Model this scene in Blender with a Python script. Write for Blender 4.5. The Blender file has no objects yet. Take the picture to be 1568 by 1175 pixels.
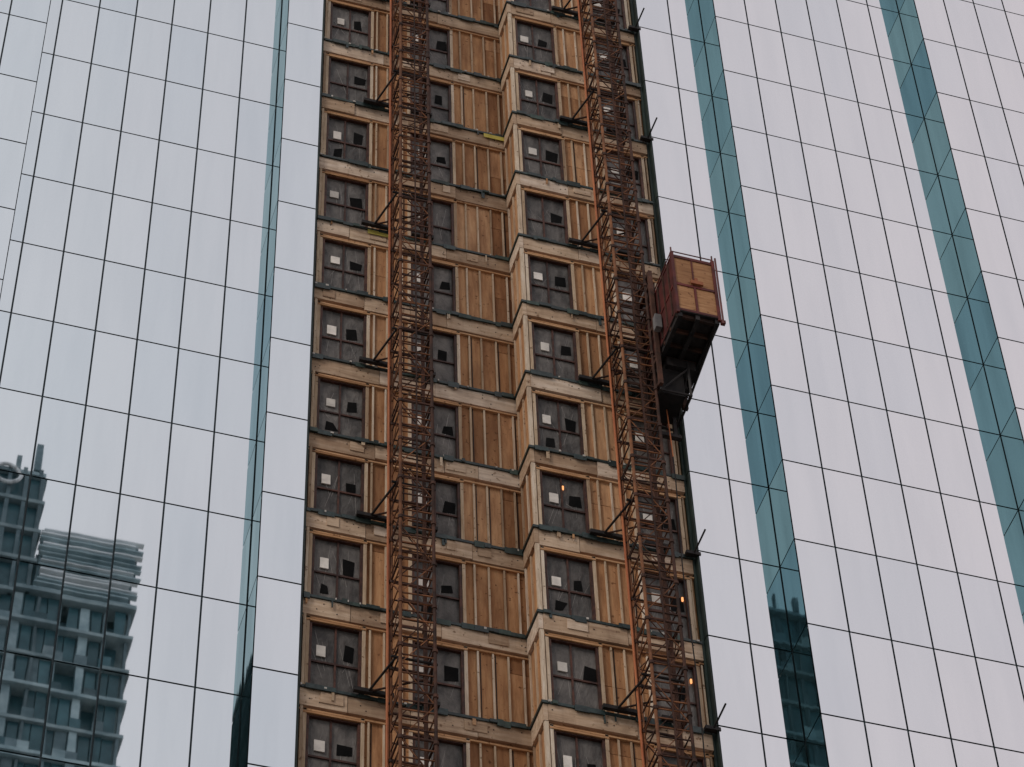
import bpy, math, random
from mathutils import Vector, Matrix
random.seed(7)
R = random.random
def U(a,b): return a+(b-a)*R()

# ------------------------------------------------------------------ node helpers
def new_mat(name):
    m=bpy.data.materials.new(name); m.use_nodes=True
    nt=m.node_tree
    for n in list(nt.nodes): nt.nodes.remove(n)
    out=nt.nodes.new('ShaderNodeOutputMaterial')
    return m,nt,out
def N(nt,t,**kw):
    n=nt.nodes.new(t)
    for k,v in kw.items(): setattr(n,k,v)
    return n
def setin(n,**kw):
    for k,v in kw.items():
        n.inputs[k.replace('_',' ')].default_value=v
def ramp(nt,fac,stops):
    r=N(nt,'ShaderNodeValToRGB')
    e=r.color_ramp.elements
    while len(e)<len(stops): e.new(0.5)
    for i,(p,c) in enumerate(stops):
        e[i].position=p; e[i].color=(c[0],c[1],c[2],1)
    nt.links.new(fac,r.inputs[0]); return r.outputs[0]
def coords(nt,scale,tint=True):
    tc=N(nt,'ShaderNodeTexCoord')
    at=N(nt,'ShaderNodeAttribute',attribute_name='tint')
    off=N(nt,'ShaderNodeVectorMath',operation='SCALE'); off.inputs[0].default_value=(31,17,43)
    nt.links.new(at.outputs['Fac'],off.inputs['Scale'])
    add=N(nt,'ShaderNodeVectorMath',operation='ADD')
    nt.links.new(tc.outputs['Object'],add.inputs[0])
    if tint: nt.links.new(off.outputs[0],add.inputs[1])
    mul=N(nt,'ShaderNodeVectorMath',operation='MULTIPLY'); mul.inputs[1].default_value=scale
    nt.links.new(add.outputs[0],mul.inputs[0])
    return tc,at,mul.outputs[0]
def noise(nt,vec,scale=1,detail=4,rough=.55):
    n=N(nt,'ShaderNodeTexNoise'); setin(n,Scale=scale,Detail=detail,Roughness=rough)
    nt.links.new(vec,n.inputs['Vector']); return n.outputs['Fac']
def mixc(nt,a,b,fac,mode='MIX'):
    m=N(nt,'ShaderNodeMix',data_type='RGBA',blend_type=mode)
    def put(sock,v):
        if isinstance(v,(tuple,list)): sock.default_value=(v[0],v[1],v[2],1)
        elif isinstance(v,(int,float)): sock.default_value=v
        else: nt.links.new(v,sock)
    put(m.inputs[0],fac); put(m.inputs[6],a); put(m.inputs[7],b)
    return m.outputs[2]
def wood(name,dark,mid,light,grain,rough=.75,stain=.5):
    m,nt,out=new_mat(name)
    tc,at,v=coords(nt,grain)
    g=noise(nt,v,1,6,.68)
    c=ramp(nt,g,[(.30,dark),(.5,mid),(.70,light)])
    t=ramp(nt,at.outputs['Fac'],[(0,(.64,.58,.54)),(.3,(.90,.87,.84)),(.7,(1.05,1.06,1.07)),(1,(1.2,1.32,1.5))])
    c=mixc(nt,c,t,1.0,'MULTIPLY')
    _,_,v2=coords(nt,(1.8,1.8,.5))
    s=noise(nt,v2,1,5,.65)
    sr=ramp(nt,s,[(.36,(.50,.44,.42)),(.56,(1,1,1))])
    c=mixc(nt,c,sr,stain,'MULTIPLY')
    _,_,v3=coords(nt,(8,8,8))
    k=noise(nt,v3,1,2,.5)
    kr=ramp(nt,k,[(.28,(.30,.20,.13)),(.35,(1,1,1))])
    c=mixc(nt,c,kr,.8,'MULTIPLY')
    b=N(nt,'ShaderNodeBsdfPrincipled'); setin(b,Roughness=rough)
    b.inputs['Specular IOR Level'].default_value=.25
    nt.links.new(c,b.inputs['Base Color'])
    nt.links.new(b.outputs[0],out.inputs[0]); return m
def plain(name,c1,c2,scale=(3,3,3),rough=.6,metal=0,bump=.2,spec=.5,bd=.01):
    m,nt,out=new_mat(name)
    tc,at,v=coords(nt,scale)
    n=noise(nt,v,1,5,.6)
    c=ramp(nt,n,[(.35,c1),(.65,c2)])
    t=ramp(nt,at.outputs['Fac'],[(0,(.70,.70,.70)),(1,(1.3,1.3,1.3))])
    c=mixc(nt,c,t,1,'MULTIPLY')
    b=N(nt,'ShaderNodeBsdfPrincipled'); setin(b,Roughness=rough,Metallic=metal)
    b.inputs['Specular IOR Level'].default_value=spec
    nt.links.new(c,b.inputs['Base Color'])
    bp=N(nt,'ShaderNodeBump'); setin(bp,Strength=bump,Distance=bd)
    nt.links.new(n,bp.inputs['Height']); nt.links.new(bp.outputs[0],b.inputs['Normal'])
    nt.links.new(b.outputs[0],out.inputs[0]); return m
def glass(name,tintc,body,refl,wob=.0005,lo=.95,pv=.045):
    m,nt,out=new_mat(name)
    tc,at,v=coords(nt,(1.0,1.0,.35))
    w=noise(nt,v,.9,2,.5)
    bp=N(nt,'ShaderNodeBump'); setin(bp,Strength=1.0,Distance=wob)
    nt.links.new(w,bp.inputs['Height'])
    _,_,v2=coords(nt,(1.4,1.4,.14))
    s=noise(nt,v2,1,4,.6)
    sc=ramp(nt,s,[(.32,(lo,lo+.005,lo+.01)),(.6,(1,1,1))])
    t=ramp(nt,at.outputs['Fac'],[(0,(1-pv*1.2,1-pv*.8,1-pv*.5)),(.5,(.99,.99,.99)),(1,(1+pv*.4,1+pv*.25,1+pv*.2))])
    c=mixc(nt,tintc,sc,1,'MULTIPLY'); c=mixc(nt,c,t,1,'MULTIPLY')
    gl=N(nt,'ShaderNodeBsdfGlossy'); setin(gl,Roughness=.012)
    nt.links.new(c,gl.inputs['Color']); nt.links.new(bp.outputs[0],gl.inputs['Normal'])
    d=N(nt,'ShaderNodeBsdfDiffuse'); d.inputs['Color'].default_value=(*body,1)
    mx=N(nt,'ShaderNodeMixShader'); mx.inputs[0].default_value=refl
    nt.links.new(d.outputs[0],mx.inputs[1]); nt.links.new(gl.outputs[0],mx.inputs[2])
    nt.links.new(mx.outputs[0],out.inputs[0]); return m
def emit(name,col,s):
    m,nt,out=new_mat(name)
    e=N(nt,'ShaderNodeEmission'); e.inputs[0].default_value=(*col,1); e.inputs[1].default_value=s
    nt.links.new(e.outputs[0],out.inputs[0]); return m

M={}
M['glass']=glass('front_glass',(.815,.840,.855),(.06,.12,.13),.93)
M['glass_side_refl']=glass('side_glass_reflection_tint',(.235,.375,.395),(.06,.12,.13),.90,lo=.80,pv=.22,wob=.0014)  # same glass as the front; darker teal of its double reflection painted in
M['glass_side_refl_pale']=glass('side_glass_pale_reflection_tint',(.44,.56,.58),(.06,.12,.13),.92,lo=.85,pv=.15,wob=.0012)  # paler copy: the left return's weaker teal reflection put into the colour
M['joint']=plain('glazing_joint',(.015,.032,.038),(.035,.060,.067),rough=.5)
M['ply']=wood('plywood_sheet',(.33,.145,.060),(.50,.245,.110),(.62,.34,.165),(6,6,.7),stain=.55)
M['band']=wood('plywood_band',(.40,.26,.17),(.60,.42,.28),(.74,.56,.41),(.9,7,7),stain=.42)
M['stud']=wood('timber_stud',(.42,.28,.18),(.61,.45,.30),(.74,.58,.43),(12,12,1.2),stain=.3)
M['header']=wood('timber_header',(.34,.165,.075),(.52,.27,.125),(.64,.37,.19),(1.2,12,12),stain=.3)
M['membrane']=plain('black_membrane',(.007,.016,.015),(.028,.050,.046),(8,8,8),rough=.45,bump=.6)
M['green']=plain('green_membrane',(.014,.026,.021),(.042,.068,.054),(4,4,1),rough=.6)
M['plastic']=plain('window_plastic_sheet',(.048,.041,.037),(.155,.135,.120),(2.6,2.6,1.3),rough=.5,bump=1.0,spec=.35,bd=.09)
M['fold']=plain('plastic_fold',(.20,.175,.155),(.30,.265,.24),rough=.4)
M['hole']=plain('dark_opening',(.003,.003,.003),(.008,.007,.007),rough=.9,spec=.1)
M['frame']=plain('window_frame_brown',(.035,.014,.010),(.10,.038,.024),(5,5,5),rough=.55,spec=.3)
M['label']=plain('paper_label',(.60,.54,.48),(.82,.74,.66),rough=.7)
M['panelbox']=plain('electrical_box',(.16,.15,.15),(.28,.26,.25),rough=.6)
M['yellow']=plain('yellow_tape',(.45,.36,.05),(.60,.48,.09),rough=.6)
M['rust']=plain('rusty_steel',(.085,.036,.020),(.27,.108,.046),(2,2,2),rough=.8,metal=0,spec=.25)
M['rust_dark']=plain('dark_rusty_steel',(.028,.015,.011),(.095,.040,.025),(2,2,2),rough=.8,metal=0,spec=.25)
M['redtube']=plain('orange_red_tube',(.36,.095,.032),(.50,.165,.06),(2,2,.6),rough=.6,spec=.3)
M['redpaint']=plain('red_oxide_paint',(.06,.011,.009),(.15,.024,.018),(2,2,2),rough=.6,spec=.3)
M['black']=plain('black_steel_and_gap_shade',(.009,.007,.007),(.028,.021,.019),(4,4,4),rough=.65,spec=.3)  # steel parts, and the painted shade in gaps between plywood sheets
M['slab']=plain('pale_concrete',(.16,.24,.27),(.33,.43,.46),(.6,.6,.6),rough=.8)
M['fin']=plain('white_louvre',(.5,.55,.57),(.7,.74,.76),(.6,.6,.6),rough=.6)
M['conc']=plain('grey_concrete',(.07,.12,.14),(.16,.23,.26),(.5,.5,.5),rough=.85)
M['tglass']=plain('dark_teal_glazing',(.015,.060,.078),(.05,.13,.155),(.4,.4,.4),rough=.3,spec=.35)
M['asphalt']=plain('asphalt',(.04,.04,.042),(.06,.06,.06),(9,9,9),rough=.9)
M['paving']=plain('paving',(.22,.21,.20),(.32,.31,.29),(1,1,1),rough=.85)
M['white']=plain('road_paint',(.7,.7,.68),(.8,.8,.78),rough=.7)
M['lamp']=emit('lamp_glow',(1.0,.40,.15),1.5)

# ------------------------------------------------------------------ mesh builder
class MB:
    def __init__(s): s.v=[];s.f=[];s.m=[];s.t=[];s.names=[]
    def mi(s,n):
        if n not in s.names: s.names.append(n)
        return s.names.index(n)
    def face(s,pts,mat,t=None):
        b=len(s.v); s.v+= [tuple(p) for p in pts]; s.f.append(tuple(range(b,b+len(pts))))
        s.m.append(s.mi(mat)); s.t.append(R() if t is None else t)
    def box(s,x0,x1,y0,y1,z0,z1,mat,t=None):
        if t is None: t=R()
        b=len(s.v)
        s.v+=[(x0,y0,z0),(x1,y0,z0),(x1,y1,z0),(x0,y1,z0),(x0,y0,z1),(x1,y0,z1),(x1,y1,z1),(x0,y1,z1)]
        for q in ((0,3,2,1),(4,5,6,7),(0,1,5,4),(1,2,6,5),(2,3,7,6),(3,0,4,7)):
            s.f.append(tuple(b+i for i in q)); s.m.append(s.mi(mat)); s.t.append(t)
    def beam(s,p,q,r,mat,n=4,t=None,rot=.785):
        if t is None: t=R()
        p=Vector(p);q=Vector(q);d=(q-p).normalized()
        a=Vector((0,0,1)) if abs(d.z)<.9 else Vector((1,0,0))
        e1=d.cross(a).normalized(); e2=d.cross(e1)
        b=len(s.v)
        for P in (p,q):
            for i in range(n):
                w=rot+2*math.pi*i/n
                s.v.append(tuple(P+e1*(r*math.cos(w))+e2*(r*math.sin(w))))
        mi=s.mi(mat)
        for i in range(n):
            j=(i+1)%n
            s.f.append((b+i,b+j,b+n+j,b+n+i)); s.m.append(mi); s.t.append(t)
        s.f.append(tuple(b+i for i in reversed(range(n)))); s.m.append(mi); s.t.append(t)
        s.f.append(tuple(b+n+i for i in range(n))); s.m.append(mi); s.t.append(t)
    def build(s,name,parent=None):
        me=bpy.data.meshes.new(name); me.from_pydata(s.v,[],s.f)
        for n in s.names: me.materials.append(M[n])
        me.polygons.foreach_set('material_index',s.m)
        at=me.attributes.new('tint','FLOAT','FACE'); at.data.foreach_set('value',s.t)
        me.update()
        o=bpy.data.objects.new(name,me); bpy.context.scene.collection.objects.link(o)
        if parent: o.parent=parent
        return o
def empty(name):
    o=bpy.data.objects.new(name,None); bpy.context.scene.collection.objects.link(o); return o

F=3.14; Z0=64.02; ZW=Z0-.12; KS=range(-20,15)
ztop=Z0+F*14
sky_t=empty('glass_skyscraper')

# ------------------------------------------------------------------ curtain wall
def cols_right(x0,x1,w=1.15):
    xs=[x0]; 
    while xs[-1]+w< x1-.1: xs.append(xs[-1]+w)
    xs.append(x1); return xs
def cols_left(x0,x1,w=1.15):
    xs=[x1]
    while xs[-1]-w> x0+.1: xs.append(xs[-1]-w)
    xs.append(x0); return xs[::-1]
blocks=[(-11.13,2.67,-.30,cols_left),(2.67,9.97,.75,cols_left),(9.97,11.12,-.30,cols_left),
        (21.43,23.72,-1.30,cols_right),(23.72,30.62,-2.36,cols_right),(30.62,37.52,-3.42,cols_right),(37.52,44.42,-4.48,cols_right)]
gp=MB(); gs=MB(); bk=MB()
g=.025
def panel(mb,o,u0,u1,z0,z1,mat):
    t=R(); a=U(-.0007,.0007); b=U(-.0007,.0007)
    pts=[]
    for (u,z) in ((u0,z0),(u1,z0),(u1,z1),(u0,z1)):
        d=a*(u-(u0+u1)/2)+b*(z-(z0+z1)/2)
        x,y=o(u,d); pts.append((x,y,z))
    mb.face(pts,mat,t)
for i,(x0,x1,Y,fn) in enumerate(blocks):
    xs=fn(x0,x1)
    bk.box(x0+.05,x1-(.05 if i in(0,2,6) else -.04),Y+.04,25,0,ztop+1.2,'joint')
    for k in KS:
        za=Z0+F*(k-1)+g; zb=Z0+F*k-g
        if k==-20: za=.15
        for a,b in zip(xs[:-1],xs[1:]):
            panel(gp,lambda u,d,Y=Y:(u,Y+d),a+g,b-g,za,zb,'glass')
    if i==0: yb=20
    elif i==3: yb=-1.0
    elif i==1: yb=None
    else: yb=blocks[i-1][2]
    if yb is not None and yb>Y+.05:
        n=max(1,round((yb-Y)/1.15)) if i!=3 else 1
        for k in KS:
            za=Z0+F*(k-1)+g; zb=Z0+F*k-g
            if k==-20: za=.15
            for j in range(n):
                ya=Y+(yb-Y)*j/n+g; y2=Y+(yb-Y)*(j+1)/n-g
                if i==3: gs.box(x0-.012,x0+.05,ya,y2,za,zb,'green')
                else: panel(gs,lambda u,d,x0=x0:(x0+d,u),y2,ya,za,zb,'glass_side_refl_pale' if i==2 else 'glass_side_refl')
    if i==0:
        for k in KS: panel(gs,lambda u,d:(2.67+d,u),-.3+g,.75-g,Z0+F*(k-1)+g,Z0+F*k-g,'glass_side_refl_pale')
bk.box(11.07,17.2,.22,25,0,ztop+1.1,'joint')
bk.box(17.2,21.48,-.78,25,0,ztop+1.1,'joint')
gp.build('front_glass_panels',sky_t); gs.build('return_glass_panels',sky_t); bk.build('curtain_wall_backing',sky_t)

# ------------------------------------------------------------------ plywood strip
w=MB()
def window(x0,x1,Y,z0,z1):
    w.box(x0,x1,Y+.05,Y+.09,z0,z1,'plastic')
    fr=.045
    w.box(x0-.02,x0+fr,Y-.045,Y+.05,z0,z1,'frame'); w.box(x1-fr,x1+.02,Y-.045,Y+.05,z0,z1,'frame')
    w.box(x0+fr,x1-fr,Y-.04,Y+.05,z1-fr,z1,'frame'); w.box(x0+fr,x1-fr,Y-.04,Y+.05,z0,z0+fr,'frame')
    W=x1-x0;H=z1-z0
    xm=x0+W*U(.44,.52)
    w.box(xm-.024,xm+.024,Y+.01,Y+.047,z0+fr,z1-fr,'frame')
    zm=z0+H*U(.42,.46)
    w.box(x0+fr,x1-fr,Y+.008,Y+.045,zm-.028,zm+.028,'frame')
    lx=x0+W*U(.11,.20); lz=z0+H*U(.50,.58)
    if R()<.95: w.box(lx,lx+U(.21,.27),Y+.01,Y+.042,lz,lz+U(.28,.38),'label',U(.2,1))
    hx=x0+W*U(.58,.68); hz=z0+H*U(.47,.53)
    if R()<.9:
        hw=U(.24,.38); hh=U(.32,.55); s1=U(-.08,.08)
        w.face([(hx,Y+.04,hz),(hx+hw,Y+.04,hz+U(-.05,.08)),(hx+hw+s1*.6,Y+.04,hz+hh),(hx+U(-.03,.08),Y+.04,hz+hh+s1)],'hole')
    if R()<.3:
        hx=x0+W*.18; w.face([(hx,Y+.04,z0+H*.12),(hx+U(.2,.4),Y+.04,z0+H*.13),(hx+U(.15,.35),Y+.04,z0+H*U(.25,.35)),(hx+.03,Y+.04,z0+H*.28)],'hole')
    for _ in range(6):
        xa=x0+W*U(.08,.92); xb=min(x1-.06,max(x0+.06,xa+U(-.4,.4)))
        w.beam((xa,Y+.049,z0+H*U(.1,.45)),(xb,Y+.049,z0+H*U(.5,.92)),.006,'fold',t=U(0,1))
def bay(x0,x1,Y,wins,k,studs):
    z1=ZW+F*k; z0=z1-F
    xs=sorted(wins)
    cur=x0; segs=[]
    for a,b in xs: segs.append((cur,a)); cur=b
    segs.append((cur,x1))
    wt=z1-.83; wb=z0+.04
    for a,b in segs:
        if b-a<.02: continue
        xx=a
        while xx<b-.01:
            e=min(b,xx+1.22)
            if b-e<.25: e=b
            zc=z0+U(1.0,2.2) if R()<.35 else None
            if zc: 
                w.box(xx+.006,e-.006,Y+.004,Y+.10,z0,zc-.006,'ply'); w.box(xx+.006,e-.006,Y-.002,Y+.10,zc+.006,z1-.55,'ply')
            else: w.box(xx+.006,e-.006,Y+U(-.006,.006),Y+.10,z0,z1-.55,'ply')
            xx=e
    for a,b in xs:
        w.box(a,b,Y,Y+.12,wt,z1-.55,'ply')
        window(a,b,Y,wb,wt)
        w.box(a-.11,a-.025,Y-.07,Y-.008,z0+.05,z1-.68,'stud'); w.box(b+.025,b+.11,Y-.07,Y-.008,z0+.05,z1-.68,'stud')
        w.box(a-.12,b+.12,Y-.085,Y-.009,wt+.005,wt+.065,'header')
    xx=x0
    while xx<x1-.01:
        e=min(x1,xx+U(.9,2.3))
        if x1-e<.5: e=x1
        dz=U(-.05,.04); pr=U(.07,.115)
        w.box(xx+.006,e-.006,Y-pr,Y-.001,z1-.60+dz,z1-.06,'band')
        if R()<.35:
            a=U(xx,e-.3); w.box(a,a+U(.2,.6),Y-pr-.025,Y-pr-.002,z1-.45,z1-.12,'band')
        for _ in range(3):
            a=U(xx+.05,e-.1); zz=U(z1-.5,z1-.15); w.box(a,a+.03,Y-pr-.008,Y-pr-.001,zz,zz+.03,'black')
        xx=e
    w.box(x0,x1,Y-.07,Y-.002,z1-.74,z1-.685,'header')
    for sx in studs:
        s2=sx+U(-.03,.03)
        w.box(s2-.024,s2+.024,Y-.055,Y-.01,z0+.05,z1-.745,'stud')
        if R()<.25: w.box(s2+.06,s2+.085,Y-.012,Y-.008,z0+.05,z1-.745,'black')  # dark strip painted as a shadowed sheet gap with black insulation showing
    w.box(x0,x1,Y-.135,Y+.05,z1-.055,z1+.03,'membrane')
    xx=x0
    while xx<x1-.1:
        l=U(.08,.45)
        if R()<.6: w.box(xx,min(x1,xx+l),Y-.135-U(.01,.05),Y-.137,z1-.06-U(0,.11),z1+U(.02,.07),random.choice(['membrane','membrane','green']))
        xx+=l
    xx=x0
    while xx<x1-.1:
        if R()<.5: w.box(xx,xx+U(.03,.09),Y-.165,Y-.136,z1-.02,z1+U(.02,.05),'label',.1)
        xx+=U(.25,.9)
    for _ in range(2):
        a=U(x0,x1-.3); w.box(a,a+U(.03,.1),Y-.15,Y-.125,z1-U(.2,.4),z1-.06,random.choice(['membrane','stud','header']))
for k in KS:
    bay(11.20,17.10,0,[(11.42,12.71),(14.04,15.33)],k,[12.95,13.3,13.75,15.72,16.1,16.5,16.9])
    bay(17.12,21.34,-1.0,[(17.27,18.53),(19.92,21.10)],k,[18.88,19.25,19.62,21.27])
    z1=ZW+F*k; z0=z1-F
    w.box(17.08,17.17,-.998,.1,z0,z1-.6,'ply'); w.box(17.0,17.118,-1.09,-.12,z1-.60,z1-.06,'band')
    w.box(16.96,17.119,-1.135,-.14,z1-.055,z1+.03,'membrane')
    w.box(17.03,17.078,-.62,-.56,z0+.05,z1-.62,'stud'); w.box(17.03,17.078,-.16,-.10,z0+.05,z1-.62,'stud')
    w.box(17.02,17.13,-1.08,-.99+.0,z0+.04,z1-.61,'stud',.85)
    w.box(11.13,11.195,-.12,.1,z0,z1,'green'); w.box(21.345,21.41,-1.10,-.9,z0,z1,'green')
    w.box(11.23,11.30,-.09,-.01,z0+.05,z1-.62,'stud')
for (x,Y,k) in [(13.05,0,2),(16.7,0,4),(21.2,-1,1)]:
    w.box(x-.35,x+.3,Y-.15,Y-.146,ZW+F*k-.26,ZW+F*k-.07,'yellow')
w.build('plywood_facade_strip',sky_t)
lm=MB()
for (x,Y,k,dz) in [(17.9,-1.0,-1,1.85),(20.98,-1.0,-2,1.6),(20.98,-1.0,-3,1.8)]:
    z=ZW+F*k-F+dz
    lm.box(x-.022,x+.022,Y-.01,Y+.03,z-.06,z+.07,'lamp'); lm.box(x-.03,x+.03,Y-.015,Y+.035,z+.072,z+.11,'black')
lm.build('work_lamps',sky_t)
rf=MB()
rf.box(-11.3,44.6,20,26,ztop+1.25,ztop+4,'joint'); rf.box(-11.0,44.3,.9,20,ztop+1.2,ztop+1.6,'conc')
rf.build('roof_parapet',sky_t)

# ------------------------------------------------------------------ hoist masts
def mast(x0,y0,Yw,name):
    s=.86; x1=x0+s; y1=y0+s
    p=empty(name); mb=MB(); H=103.0
    C=[(x0,y0),(x1,y0),(x1,y1),(x0,y1)]
    for i,(x,y) in enumerate(C):
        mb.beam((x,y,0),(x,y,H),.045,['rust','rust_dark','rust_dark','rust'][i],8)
    z=.3;n=0
    step=.302
    while z<H:
        for i in range(4):
            a=C[i];b=C[(i+1)%4]
            if i==0 or (i==2 and n%2==0) or (i in(1,3) and n%2==1):
                mb.beam((a[0],a[1],z),(b[0],b[1],z+(.05 if i==0 else 0)),.022,'rust' if R()<.55 else 'rust_dark')
        if n%4==0:
            f=1 if n%8==0 else -1
            a=(x0,x1) if f>0 else (x1,x0)
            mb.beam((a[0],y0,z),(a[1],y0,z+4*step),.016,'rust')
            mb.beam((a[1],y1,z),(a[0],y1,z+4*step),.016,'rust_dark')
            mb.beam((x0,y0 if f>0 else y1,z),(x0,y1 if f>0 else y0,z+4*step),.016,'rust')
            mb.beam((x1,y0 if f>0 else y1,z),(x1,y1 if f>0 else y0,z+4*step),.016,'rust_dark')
        if n%5==0:
            for (x,y) in C: mb.beam((x,y,z-.05),(x,y,z+.05),.07,'rust_dark',8)
            for i in range(4):
                a=C[i];b=C[(i+1)%4]; mb.beam((a[0],a[1],z+.06),(b[0],b[1],z+.06),.033,'rust_dark')
        z+=step;n+=1
    mb.beam((x0+.43,y0-.03,0),(x0+.43,y0-.03,H),.025,'rust_dark')
    mb.beam((x1-.10,y0+.45,0),(x1-.10,y0+.45,H),.05,'rust_dark')
    mb.build('lattice_mast',p)
    rb=MB()
    rb.beam((x0-.10,y1-.05,0),(x0-.10,y1-.05,H),.034,'redtube',8); rb.beam((x0-.02,y1+.10,0),(x0-.02,y1+.10,H),.022,'redtube',8)
    z=0; q=(x0+.05,y1+.15,0)
    while z<H:
        z+=1.0; nq=(x0-.02+U(-.05,.05),y1+.12+U(-.04,.04),z); rb.beam(q,nq,.015,'black'); q=nq
    for k in KS: 
        zz=Z0+F*k-1; rb.beam((x0-.12,y1-.05,zz),(x0+.02,y1,zz),.03,'black')
    rb.build('guide_tubes',p)
    tb=MB()
    for k in KS:
        if k%2: continue
        zz=ZW+F*k+.07
        tb.box(x0-.75,x0+.25,Yw-.30,Yw-.19,zz-.06,zz+.06,'black'); tb.box(x1-.1,x1+.55,Yw-.30,Yw-.19,zz-.06,zz+.06,'black')
        tb.beam((x0-.38,Yw-.25,zz),(x0-.02,y0+.3,zz+.1),.032,'black',6)
        tb.beam((x1+.30,Yw-.25,zz),(x1+.02,y0+.3,zz+.1),.032,'black',6)
        tb.beam((x0-.38,Yw-.25,zz),(x1,y1,zz+.1),.03,'rust_dark',6)
        tb.beam((x0-.15,y0+.3,zz+.1),(x1+.15,y0+.3,zz+.1),.04,'black',6)
    tb.build('wall_ties',p)
    return p
mast(13.24,-1.76,0,'hoist_mast')
mast(19.23,-2.76,-1.0,'hoist_mast')
og=MB()
for k in (-4,-2,0,4,6,-6):
    z=ZW+F*k
    og.beam((21.3,-1.15,z-.05),(21.42,-1.95,z+.25),.025,'black',6); og.box(21.1,21.5,-1.32,-1.18,z-.06,z+.05,'black')
og.build('edge_outriggers',sky_t)

# ------------------------------------------------------------------ hoist car
car=empty('construction_hoist_car')
c=MB(); X0,X1,Y0,Y1,ZB,ZT=20.22,21.50,-4.45,-1.62,63.70,66.14
fr=.09
for x in (X0,X1-fr):
    for y in (Y0,Y1-fr): c.box(x,x+fr,y,y+fr,ZB-.1,ZT+.12,'redpaint')
for z in (ZB,ZB+1.12,ZT-fr):
    c.box(X0+fr,X1-fr,Y0+.01,Y0+.07,z,z+fr,'redpaint'); 
    c.box(X0+.01,X0+.07,Y0+fr,Y1-fr,z,z+fr,'redpaint'); c.box(X1-.07,X1-.01,Y0+fr,Y1-fr,z,z+fr,'redpaint')
    c.box(X0+fr,X1-fr,Y1-.07,Y1-.01,z,z+fr,'redpaint')
c.box(X0+.585,X0+.645,Y0+.012,Y0+.06,ZB+fr,ZB+1.12,'redpaint')
c.box(X0+.585,X0+.62,Y0+.012,Y0+.04,ZB+1.21,ZT-fr,'redpaint')
c.build('car_frame',car)
c=MB()
c.box(X0+fr,X0+.58,Y0+.035,Y0+.055,ZB+fr,ZB+1.12,'header',.22); c.box(X0+.65,X1-fr,Y0+.035,Y0+.055,ZB+fr,ZB+1.12,'header',.35)
c.box(X0+fr,X0+.585,Y0+.035,Y0+.055,ZB+1.21,ZT-fr,'header',.05); c.box(X0+.62,X1-fr,Y0+.035,Y0+.055,ZB+1.21,ZT-fr,'header',.12)
c.box(X0+.03,X0+.05,Y0+fr,Y1-fr,ZB+fr,ZT-fr,'redpaint',.1); c.box(X1-.05,X1-.03,Y0+fr,Y1-fr,ZB+fr,ZT-fr,'ply',.3)
c.box(X0+fr,X1-fr,Y1-.05,Y1-.03,ZB+fr,ZT-fr,'redpaint')
c.box(X0+.02,X1-.02,Y0+.02,Y1-.02,ZT-.005,ZT+.03,'redpaint')
for j in range(6):
    y=Y0+.3+j*.42; c.box(X0-.012,X0+.03,y,y+.05,ZB+fr,ZT-fr,'rust_dark')
c.build('car_panels',car)
c=MB()
c.box(X0+.02,X1-.02,Y0+.02,Y1-.02,ZB-.03,ZB+.03,'black')
for x in (X0+.05,X0+.55,X1-.17): c.box(x,x+.12,Y0+.05,Y1,ZB-.22,ZB-.032,'black')
for j in range(6): 
    y=Y0+.12+j*.5; c.box(X0+.03,X1-.03,y,y+.08,ZB-.16,ZB-.034,'rust_dark')
for y in (Y0+1.5,Y0+2.2): c.box(X0+.2,X1-.25,y,y+.35,ZB-.55,ZB-.225,'black')
c.box(X1-.2,X1-.05,Y1-.1,Y1,ZB-.7,ZB-.2,'rust_dark'); c.beam((X1-.1,Y0+.3,ZB-.2),(X1-.1,Y1-.05,ZB-.6),.04,'black')
c.build('car_underframe',car)
c=MB()
for y in (Y0+1.35,Y0+2.65): c.box(X0-.14,X0-.03,y,y+.12,ZB-1.6,ZT+.9,'rust_dark')
for z in (ZB-1.5,ZB-.5,ZB+.9,ZT+.3,ZT+.85): c.box(X0-.13,X0-.04,Y0+1.47,Y0+2.65,z,z+.12,'rust_dark')
c.beam((X0-.09,Y0+1.4,ZB-.4),(X0-.09,Y0+2.7,ZB+.9),.035,'rust_dark'); c.beam((X0-.09,Y0+2.7,ZB+1.0),(X0-.09,Y0+1.4,ZT+.3),.035,'rust_dark')
c.box(X0-.20,X0-.02,Y0+1.05,Y0+1.25,ZB+.45,ZB+1.0,'panelbox',.2)
ax,bx,ay,by,az,bz=X0-.05,X0+.80,Y0+1.5,Y1-.05,ZB-1.7,ZB-.56
for x in (ax,bx):
    for y in (ay,by): c.beam((x,y,az),(x,y,bz+.3),.04,'black',6)
    c.beam((x,ay,az),(x,by,az),.04,'black',6); c.beam((x,ay,bz),(x,by,az),.03,'black',6)
for y in (ay,by): c.beam((ax,y,az),(bx,y,az),.04,'black',6); c.beam((ax,y,az),(bx,y,bz),.03,'black',6)
c.box(ax+.06,bx-.1,ay+.15,by-.1,az+.1,bz,'black',.1)
c.box(X0+.0,X0+.1,Y1-.5,Y1-.4,ZB-2.8,ZB-1.7,'black'); c.box(X0+.55,X0+.65,Y1-.5,Y1-.4,ZB-2.5,ZB-1.7,'black')
c.box(X0-.05,X0+.75,Y1-.52,Y1-.38,ZB-2.55,ZB-2.42,'black'); 
for x in (X0+.04,X1-.04):
    for y in (Y0+.04,Y1-.04): c.beam((x,y,ZT),(x,y,ZT+.35),.025,'redpaint',6)
for a,b in (((X0+.04,Y0+.04),(X1-.04,Y0+.04)),((X0+.04,Y0+.04),(X0+.04,Y1-.04)),((X1-.04,Y0+.04),(X1-.04,Y1-.04))):
    c.beam((*a,ZT+.18),(*b,ZT+.18),.018,'redpaint')
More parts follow.
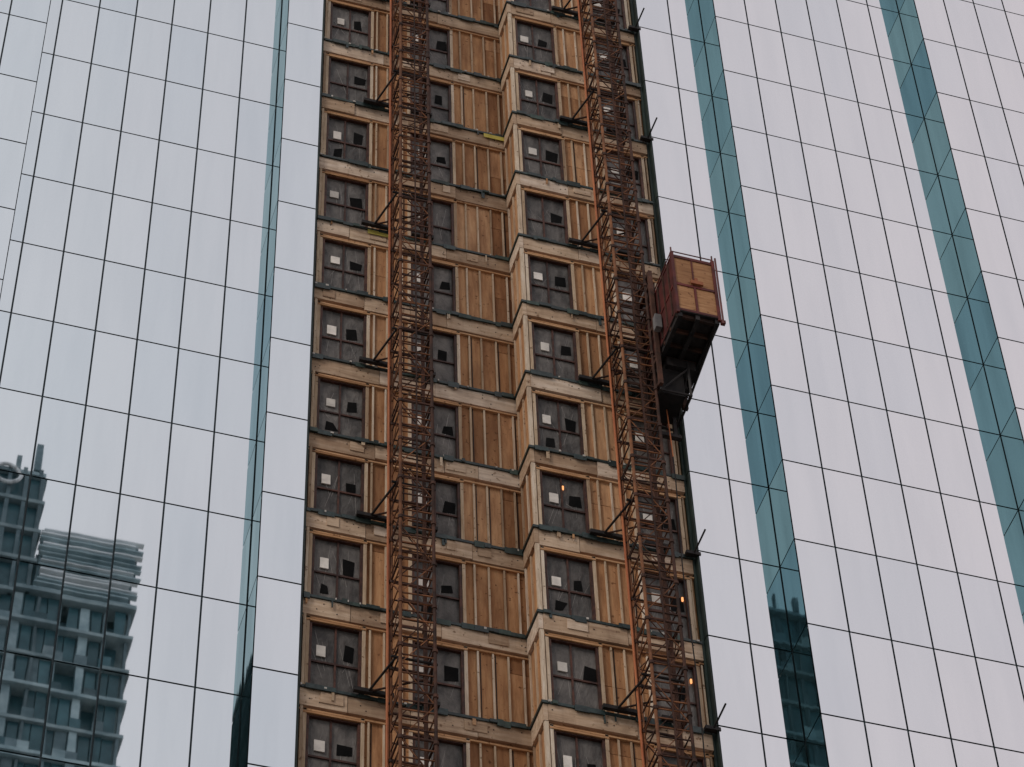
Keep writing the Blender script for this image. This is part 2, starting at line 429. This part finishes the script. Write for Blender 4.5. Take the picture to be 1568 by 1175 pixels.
c.box(X0+.5,X0+.85,Y0-.05,Y0+.01,ZB+1.25,ZB+1.38,'redtube'); c.box(X0+.62,X0+.7,Y0-.05,Y0+.01,ZB+1.38,ZB+1.5,'redtube')
c.beam((X1+.03,Y0-.02,ZB-.25),(X1+.03,Y0-.02,ZT+.2),.03,'redpaint',6)
c.box(X1-.02,X1+.10,Y0-.03,Y0+.08,ZB-.22,ZB-.10,'redpaint')
q=(X0+.35,Y0+2.2,ZB-.55)
for i in range(60):
    nq=(X0+.35+.03*math.sin(i*.7),Y0+2.2+.02*math.cos(i),ZB-.55-i*1.0-1.0); c.beam(q,nq,.018,'redtube' if i<3 else 'black'); q=nq
c.build('car_carriage',car)

# ------------------------------------------------------------------ towers across the street (seen as reflections)
def tower(name,xa,xb,yf,H,fh):
    p=empty(name); t=MB()
    t.box(xa+1,xb-1,yf-28,yf-1.2,0,H-1,'tglass')
    nf=int(H/fh)
    for i in range(nf+1):
        z=i*fh
        t.box(xa,xb,yf-29,yf+U(-.1,.3),z,z+.30,'slab')
        x=xa+.2
        while x<xb-.9 and i<nf:
            wd=.85
            r=R()
            if r<.8: t.box(x+.04,x+wd-.04,yf-.62,yf-.45+U(0,.12),z+.32,z+fh,'tglass',R())
            elif r<.92: t.box(x+.04,x+wd-.04,yf-.62,yf-.3,z+.32,z+fh,'conc')
            if R()<.35: t.box(x,x+wd,yf-.1,yf-.02,z+.32,z+1.2,random.choice(['slab','tglass','conc','conc']))
            x+=wd
    x=xa+.3; j=0
    while x<xb:
        t.box(x,x+(.6 if j%3==0 else .22),yf-.75,yf-.15,0,H-.2,'slab' if j%3==0 else 'conc'); x+=1.7; j+=1
    t.build('tower_frame',p); return p
p=tower('concrete_tower',-8.0,21.7,-100,157.5,3.15)
t=MB()
for i in range(15):
    z=158+i*.48
    xr=21.7-(.6 if i%3==1 else 0)
    t.box(13.8+U(0,.5),xr,-100.4,-99.9+U(-.1,.1),z,z+U(.06,.14),'fin' if R()<.55 else 'slab',1)
for x in (14,16.5,19,21.1): t.box(x,x+.25,-101,-100.5,157.5,165.2,'conc')
t.box(13.9,21.0,-112,-101.5,157.5,163.5,'tglass')
t.box(-8,13.7,-126,-100.6,157.5,171.5,'tglass')
for i in range(5): t.box(-8.2,13.9,-126.2,-100.2+U(-.1,.2),158+i*3.15,158.35+i*3.15,'slab')
for i in range(18): t.box(-7+i*1.2,-6.7+i*1.2,-100.55,-100.1,157.5,171.3,'conc')
t.box(12.9,13.5,-101,-100.4,171.5,174.5,'conc'); t.box(11.6,12.0,-101,-100.5,171.5,173,'slab')
for i in range(28):
    a=2*math.pi*i/28;b=2*math.pi*(i+1)/28
    t.beam((10.9+1.0*math.cos(a),-99.9,170+1.0*math.sin(a)),(10.9+1.0*math.cos(b),-99.9,170+1.0*math.sin(b)),.16,'fin',6)
t.build('tower_crown',p)
tower('glazed_tower',-64,-13,-101,171,3.3)

# ------------------------------------------------------------------ ground
gmb=MB(); gmb.face([(-3000,-3000,0),(3000,-3000,0),(3000,3000,0),(-3000,3000,0)],'paving'); gmb.build('ground')
gmb=MB(); gmb.face([(-600,-36,.004),(600,-36,.004),(600,-16,.004),(-600,-16,.004)],'asphalt'); gmb.build('road')
gmb=MB()
for i in range(-60,60): gmb.face([(i*9,-26.08,.008),(i*9+3,-26.08,.008),(i*9+3,-25.92,.008),(i*9,-25.92,.008)],'white')
gmb.build('road_markings')
gmb=MB(); gmb.box(-600,600,-16,-5,-.1,.13,'paving'); gmb.box(-600,600,-16.3,-16.003,-.1,.14,'conc'); gmb.build('pavement')

# ------------------------------------------------------------------ world & sun
sc=bpy.context.scene
wd=bpy.data.worlds.new('World'); sc.world=wd; wd.use_nodes=True
nt=wd.node_tree
for n in list(nt.nodes): nt.nodes.remove(n)
out=N(nt,'ShaderNodeOutputWorld'); bg=N(nt,'ShaderNodeBackground'); bg.inputs[1].default_value=.1
sunv=Vector((-.68,-.42,.60)).normalized()
sky=N(nt,'ShaderNodeTexSky',sky_type='NISHITA'); sky.sun_disc=False
sky.sun_elevation=math.asin(sunv.z); sky.sun_rotation=math.atan2(sunv.x,sunv.y)
tc=N(nt,'ShaderNodeTexCoord')
dot=N(nt,'ShaderNodeVectorMath',operation='DOT_PRODUCT'); dot.inputs[1].default_value=(1.5,.0,1.0)
nt.links.new(tc.outputs['Generated'],dot.inputs[0])
ns=N(nt,'ShaderNodeTexNoise'); setin(ns,Scale=3.2,Detail=4,Roughness=.5); nt.links.new(tc.outputs['Generated'],ns.inputs['Vector'])
ad=N(nt,'ShaderNodeMath',operation='MULTIPLY_ADD'); ad.inputs[1].default_value=.6
nt.links.new(ns.outputs['Fac'],ad.inputs[0]); nt.links.new(dot.outputs['Value'],ad.inputs[2])
mr=N(nt,'ShaderNodeMapRange'); mr.inputs[1].default_value=.95; mr.inputs[2].default_value=1.7
nt.links.new(ad.outputs[0],mr.inputs[0])
col=ramp(nt,mr.outputs[0],[(0,(.755,.785,.825)),(.4,(.71,.70,.74)),(1,(.845,.75,.775))])
sc10=N(nt,'ShaderNodeVectorMath',operation='SCALE'); sc10.inputs['Scale'].default_value=9.6
nt.links.new(col,sc10.inputs[0])
fin=mixc(nt,sky.outputs[0],sc10.outputs[0],.94)
nt.links.new(fin,bg.inputs[0]); nt.links.new(bg.outputs[0],out.inputs[0])
sl=bpy.data.lights.new('sun','SUN'); sl.energy=1.2; sl.angle=math.radians(14); sl.color=(1,.94,.87)
so=bpy.data.objects.new('sun',sl); sc.collection.objects.link(so)
so.rotation_euler=(-sunv).to_track_quat('-Z','Y').to_euler()

# ------------------------------------------------------------------ camera
Uv=Vector((-169,3738,-4500)).normalized()
Hv=Vector((20810,-4474,-4500)); Hv=(Hv-Uv*Hv.dot(Uv)).normalized()
Yv=Uv.cross(Hv)
cam=bpy.data.cameras.new('camera'); co=bpy.data.objects.new('camera',cam); sc.collection.objects.link(co)
co.matrix_world=Matrix.Translation((0,-49.6,1.6)) @ Matrix((Hv,Yv,Uv)).to_4x4()
cam.sensor_width=36; cam.lens=36*4500/1568; cam.clip_end=8000; cam.clip_start=.1
sc.camera=co
sc.view_settings.view_transform='Standard'; sc.view_settings.look='None'; sc.view_settings.exposure=0
